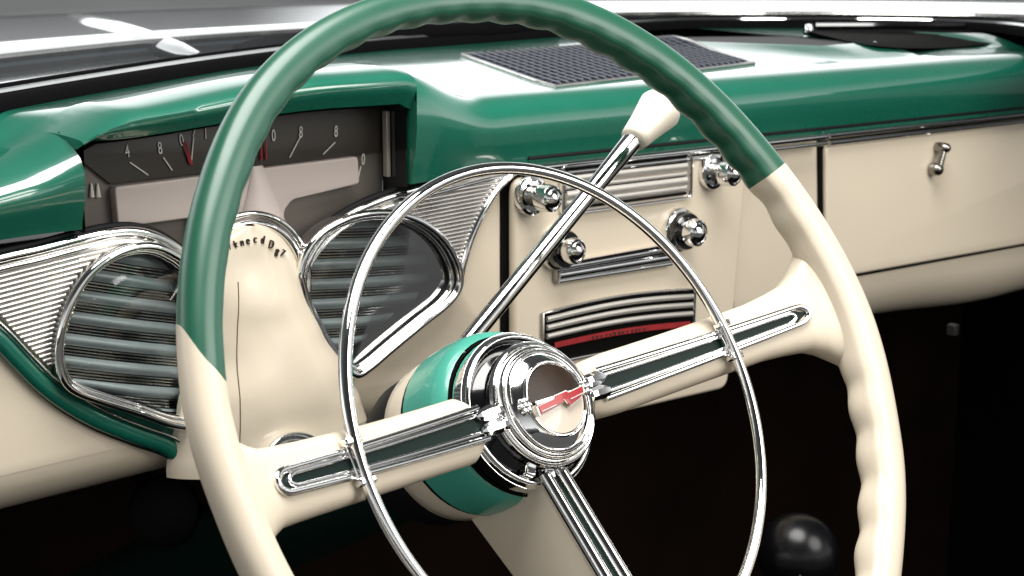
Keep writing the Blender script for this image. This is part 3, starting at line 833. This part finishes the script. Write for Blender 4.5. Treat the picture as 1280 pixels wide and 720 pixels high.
# ================================================================== HEATER VENT below the radio
hv = empty('heater_vent', (.29, .2405, -.055)); hi = Matrix.Translation((-.29, -.2405, .055))
tag(hv, 'wide black slatted heater vent with red strip below the radio', 'heater vent')
def H(o): o.parent = hv; o.matrix_parent_inverse = hi; return o
tl, tr, br, bl = xz(676, 391, YR), xz(866, 361, YR), xz(864, 426, YR), xz(676, 456, YR)
def hq(u, v, bulge=.0035):
    x = (tl[0]*(1-u)+tr[0]*u)*(1-v)+(bl[0]*(1-u)+br[0]*u)*v
    z = (tl[1]*(1-u)+tr[1]*u)*(1-v)+(bl[1]*(1-u)+br[1]*u)*v
    return x, z+bulge*math.sin(PI*u)*(1-v*.4)
ol = [hq(i/16, 0) for i in range(17)]+[hq(1-i/16, 1) for i in range(17)]
H(plate('opening', [ol], .2388, .2404, 'gap', None, .0003))
mb = MB(); mb.tube([(x, .2385, z) for x, z in ol], .0011, 8, closed=True); H(mb.build('frame', 'dull_chrome', None))
for v in (.13, .29, .46):
    mb = MB(); mb.tube([(hq(.02+.96*i/14, v)[0], .2378, hq(.02+.96*i/14, v)[1]) for i in range(15)], .0019, 10, squash=.8); H(mb.build('slat', 'satin', None))
rows = []
mb = MB(); rows = [[(hq(.06+.90*i/14, v)[0], .2375-.001*(.5-abs(v-.69))*2, hq(.06+.90*i/14, v)[1]) for i in range(15)] for v in (.595, .63, .665, .70)]
mb.grid(rows); H(mb.build('red_strip', 'dull_red', None))
mb = MB()
for i in range(13):
    u0 = .3+.028*i+random.uniform(-.004, .004); x, z = hq(u0, .655); mb.box((x, .2362, z), (random.uniform(.0005, .0012), .0003, random.uniform(.0005, .0011)))
H(mb.build('strip_lettering', 'ink', None, 0))

# ================================================================== WINDSCREEN
ws = empty('windscreen', (.5, .66, .1135)); wi = Matrix.Translation((-.5, -.66, -.1135))
tag(ws, 'curved windscreen glass in a black rubber seal with chrome bead', 'windscreen')
def W(o): o.parent = ws; o.matrix_parent_inverse = wi; return o
base = catmull([Vector((p.x, p.y, .1135)) for p in REAR], 8)
def outward(i):
    t = base[min(i+1, len(base)-1)]-base[max(i-1, 0)]; n = Vector((-t.y, t.x, 0)); n.normalize(); return n
mb = MB(); mb.grid([[p+outward(i)*o_+Vector((0, 0, h)) for i, p in enumerate(base)] for o_, h in ((-.005, .000), (-.0045, .0050), (-.001, .0072), (.006, .0074), (.012, .0060), (.014, -.01))]); W(mb.build('seal', 'seal', None, 60))
mb = MB(); mb.tube([p+outward(i)*.009+Vector((0, 0, .0080)) for i, p in enumerate(base)], .0022, 8); W(mb.build('chrome_bead', 'chrome', None))
mb = MB(); mb.tube([p+outward(i)*.018+Vector((0, 0, .0088)) for i, p in enumerate(base)], .0026, 8); W(mb.build('outer_seal', 'seal', None))
mb = MB(); mb.grid([[p+outward(i)*(.014+h*.5)+Vector((0, 0, .004+h)) for i, p in enumerate(base)] for h in (0, .1, .25, .45)]); W(mb.build('pane', 'screen', None, 60))
# black bar at the foot of the screen
mbp = [onz(px, py, .1225) for px, py in ((296, 62), (330, 57), (400, 51), (500, 45), (600, 40), (690, 33))]
mb = MB(); mb.tube(mbp, [.004, .0075, .008, .009, .009, .008], 12, squash=1.1)
tag(mb.build('demister_duct', 'seal', None, 60), 'long black rubber bar lying along the foot of the windscreen', 'duct')

# ================================================================== OUTSIDE: bonnet and ground
hood = empty('car_bonnet', (.5, .9, .10)); hoi = Matrix.Translation((-.5, -.9, -.10))
tag(hood, 'grey blue car bonnet seen through the windscreen', 'bonnet')
def B(o): o.parent = hood; o.matrix_parent_inverse = hoi; return o
mb = MB(); n = len(base)
rows = []
for k, (o_, h) in enumerate(((.016, -.010), (.05, -.0045), (.10, -.002), (.16, -.003))):
    rows.append([p+outward(i)*o_+Vector((0, 0, h)) for i, p in enumerate(base)])
mb.grid(rows); B(mb.build('cowl_panel', 'hood', None, 60))
rows = []
for (o_, h) in ((.168, -.010), (.170, .002), (.176, .005), (.3, .006), (.6, .004), (1.0, -.008), (1.6, -.05), (2.2, -.12)):
    rows.append([p+outward(i)*o_+Vector((0, 0, h)) for i, p in enumerate(base)])
mb = MB(); mb.grid(rows); B(mb.build('lid', 'hood', None, 60))
mb = MB(); mb.tube([p+outward(i)*.164+Vector((0, 0, -.004)) for i, p in enumerate(base)], .004, 8); B(mb.build('hinge_gap', 'black', None))
aw = Vector((FV.x, FV.y, 0)).normalized(); rows = []          # added ridge, tilted to mirror bright sky as a pale streak
for px, py, wd in ((84, 19, .1), (90, 25, .40), (102, 32, .60), (130, 42, .68), (160, 50, .60), (190, 57, .48), (220, 64, .34), (245, 69, .12)):
    q = onz(px, py, .1175); L_ = .095*wd
    rows.append([q+Vector((0, 0, -.004)), q, q+aw*L_+Vector((0, 0, .0125*wd)), q+aw*(L_+.004)+Vector((0, 0, .0120*wd)), q+aw*(L_+.05)+Vector((0, 0, -.006))])
mb = MB(); mb.grid(rows); B(mb.build('bonnet_streak_ridge', 'hood', None, 80))
mb = MB(); mb.tube([p+outward(i)*.171+Vector((0, 0, .006)) for i, p in enumerate(base)], .0028, 8); B(mb.build('edge_bead', 'dull_chrome', None))
mb = MB(); mb.box((0, 60, -1.2), (120, 120, .05)); g = mb.build('ground', mat('pale_ground', (.42, .42, .41), .8, var=.2, vscale=.3), None, 0); g['kind'] = 'structure'

# ================================================================== FOOTWELL, shade carried by near-black materials
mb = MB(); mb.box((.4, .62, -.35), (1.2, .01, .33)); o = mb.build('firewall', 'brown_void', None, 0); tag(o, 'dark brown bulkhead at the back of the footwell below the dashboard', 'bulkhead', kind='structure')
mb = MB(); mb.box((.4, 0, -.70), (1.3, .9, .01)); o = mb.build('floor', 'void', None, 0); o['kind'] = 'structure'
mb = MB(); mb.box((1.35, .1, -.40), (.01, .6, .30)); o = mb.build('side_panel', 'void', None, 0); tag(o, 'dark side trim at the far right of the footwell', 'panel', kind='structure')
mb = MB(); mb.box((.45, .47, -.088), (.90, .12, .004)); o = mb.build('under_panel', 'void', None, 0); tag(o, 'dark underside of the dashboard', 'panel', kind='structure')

# glossy floor lever knob
kc = CAM+ray(997, 692)*1.12
fk = empty('floor_lever', (kc.x+.10, kc.y+.06, -.69)); fi = Matrix.Translation((-fk.location))
tag(fk, 'floor lever with round glossy black ball knob at the lower right', 'lever')
mb = MB(); R_ = .0285
mb.lathe([(.0001, R_)]+[(R_*math.sin(a), R_*math.cos(a)) for a in [PI*i/24 for i in range(1, 23)]]+[(.008, -R_*1.05), (.006, -R_*1.3)], Matrix.Translation(kc), 40)
o = mb.build('knob', 'ball', None, 60); o.parent = fk; o.matrix_parent_inverse = fi; kn = o
mb = MB(); mb.tube([kc+Vector((0, 0, -.03)), kc+Vector((.04, .02, -.2)), Vector((kc.x+.10, kc.y+.06, -.69))], .006, 10); o = mb.build('stalk', 'gloss_black', None); o.parent = fk; o.matrix_parent_inverse = fi
tocam = (CAM-kc).normalized(); rt = tocam.cross(Vector((0, 0, 1))).normalized()*-1; upv = rt.cross(tocam)*-1
mk = MB(); cpt = kc+(CAM+ray(1000, 704)*1.12-kc)+tocam*.0268
rot = Matrix((RV, UV, tocam)).transposed()
for dx, dy, w, h in ((0, .0026, .0060, .0003), (0, -.0022, .0060, .0003), (-.0058, 0, .0003, .0024), (.0058, 0, .0003, .0024), (0, -.0035, .0003, .0060), (-.002, 0, .0003, .0024), (.002, 0, .0003, .0024)):
    mk.box(cpt+RV*dx+UV*dy, (w, h, .0003), rot)
o = mk.build('shift_pattern', 'dull_chrome', None, 0); o.parent = kn; o.matrix_parent_inverse = Matrix.Identity(4)

# pedal in the dark on the left
pc = CAM+ray(205, 640)*.98
pe = empty('pedal', pc); pi_ = Matrix.Translation(-pc)
tag(pe, 'dark round pedal pad almost lost in the shadow at lower left', 'pedal')
mb = MB(); rotp = Matrix((RV, UV, -FV)).transposed().to_4x4(); rotp.translation = pc
mb.lathe([(.0001, .003), (.018, .003), (.0215, .001), (.0225, -.003)], rotp, 40); o = mb.build('pad', 'pedal', None, 40); o.parent = pe; o.matrix_parent_inverse = pi_
mb = MB(); mb.tube([pc-Vector((0, -.005, 0)), pc+Vector((0, .12, .10))], .006, 8); o = mb.build('arm', 'void', None); o.parent = pe; o.matrix_parent_inverse = pi_
# small switch under the right of the dash
lc = CAM+ray(1191, 412)*1.32
mb = MB(); mb.box(lc, (.0034, .004, .0048)); tag(mb.build('courtesy_switch', 'dim', None, 30, bevel=.001), 'small grey switch in the dark under the glove box', 'switch')

# ================================================================== LIGHT
w = bpy.data.worlds.new('World'); SC.world = w; w.use_nodes = True; nt = w.node_tree
bg = nt.nodes['Background']; tc = nt.nodes.new('ShaderNodeTexCoord'); sx = nt.nodes.new('ShaderNodeSeparateXYZ')
nt.links.new(tc.outputs['Generated'], sx.inputs[0])
mr = nt.nodes.new('ShaderNodeMapRange'); mr.inputs['From Min'].default_value = -1; mr.inputs['From Max'].default_value = 1
nt.links.new(sx.outputs['Z'], mr.inputs['Value'])
rp = nt.nodes.new('ShaderNodeValToRGB'); nt.links.new(mr.outputs[0], rp.inputs[0])
cr = rp.color_ramp; cr.elements[0].position = 0; cr.elements[0].color = (.004, .004, .004, 1); cr.elements[1].position = 1; cr.elements[1].color = (.10, .10, .11, 1)
for pos, v in ((.44, .010), (.495, .3), (.508, 2.4), (.53, 3.5), (.58, 2.3), (.67, 1.2), (.73, .22), (.80, .10)):
    e = cr.elements.new(pos); e.color = (v, v*1.01, v*1.02, 1)
# brighter toward the windscreen (+Y), dimmer behind
m2 = nt.nodes.new('ShaderNodeMapRange'); m2.inputs['From Min'].default_value = -.5; m2.inputs['From Max'].default_value = .7; m2.inputs['To Min'].default_value = .35; m2.inputs['To Max'].default_value = 1.0
nt.links.new(sx.outputs['Y'], m2.inputs['Value'])
mul = nt.nodes.new('ShaderNodeMix'); mul.data_type = 'RGBA'; mul.blend_type = 'MULTIPLY'; mul.inputs['Factor'].default_value = 1
nt.links.new(rp.outputs[0], mul.inputs['A']); nt.links.new(m2.outputs[0], mul.inputs['B'])

# dark patch added low in the world, ahead-left, to darken the bonnet's reflections
def math_node(op, a=None, b=None, va=None, vb=None):
    n_ = nt.nodes.new('ShaderNodeMath'); n_.operation = op; n_.use_clamp = False
    if a is not None: nt.links.new(a, n_.inputs[0])
    elif va is not None: n_.inputs[0].default_value = va
    if b is not None: nt.links.new(b, n_.inputs[1])
    elif vb is not None: n_.inputs[1].default_value = vb
    return n_.outputs[0]
az = math_node('ARCTAN2', sx.outputs['X'], sx.outputs['Y'])
ma = nt.nodes.new('ShaderNodeMapRange'); ma.interpolation_type = 'SMOOTHSTEP'; nt.links.new(az, ma.inputs['Value'])
ma.inputs['From Min'].default_value = math.radians(33); ma.inputs['From Max'].default_value = math.radians(42)
me_ = nt.nodes.new('ShaderNodeMapRange'); me_.interpolation_type = 'SMOOTHSTEP'; nt.links.new(sx.outputs['Z'], me_.inputs['Value'])
me_.inputs['From Min'].default_value = .075; me_.inputs['From Max'].default_value = .12
mk_ = math_node('MAXIMUM', ma.outputs[0], me_.outputs[0])
mk2 = nt.nodes.new('ShaderNodeMapRange'); nt.links.new(mk_, mk2.inputs['Value']); mk2.inputs['To Min'].default_value = .06
mul2 = nt.nodes.new('ShaderNodeMix'); mul2.data_type = 'RGBA'; mul2.blend_type = 'MULTIPLY'; mul2.inputs['Factor'].default_value = 1
nt.links.new(mul.outputs['Result'], mul2.inputs['A']); nt.links.new(mk2.outputs[0], mul2.inputs['B'])
nt.links.new(mul2.outputs['Result'], bg.inputs['Color']); bg.inputs['Strength'].default_value = 1.0

def area(name, loc, tgt, size, power, col=(1, 1, 1), sizey=None):
    l = bpy.data.lights.new(name, 'AREA'); l.energy = power; l.color = col; l.size = size; l.shape = 'DISK'
    if sizey: l.shape = 'RECTANGLE'; l.size_y = sizey
    o = bpy.data.objects.new(name, l); COL.objects.link(o); o.location = loc
    o.rotation_euler = (Vector(tgt)-Vector(loc)).to_track_quat('-Z', 'Y').to_euler(); return o
area('overhead_softbox', (-.02, -.02, 1.05), (.15, .15, 0), .9, 24, (1, .985, .96))
area('front_fill', (.55, -.85, .62), (.35, .25, 0), .8, 9.5, (1, .965, .91))

SC.view_settings.view_transform = 'Standard'; SC.view_settings.look = 'None'; SC.view_settings.exposure = 0; SC.view_settings.gamma = 1
SC.render.engine = 'CYCLES'
SC.cycles.max_bounces = 8; SC.cycles.use_denoising = True
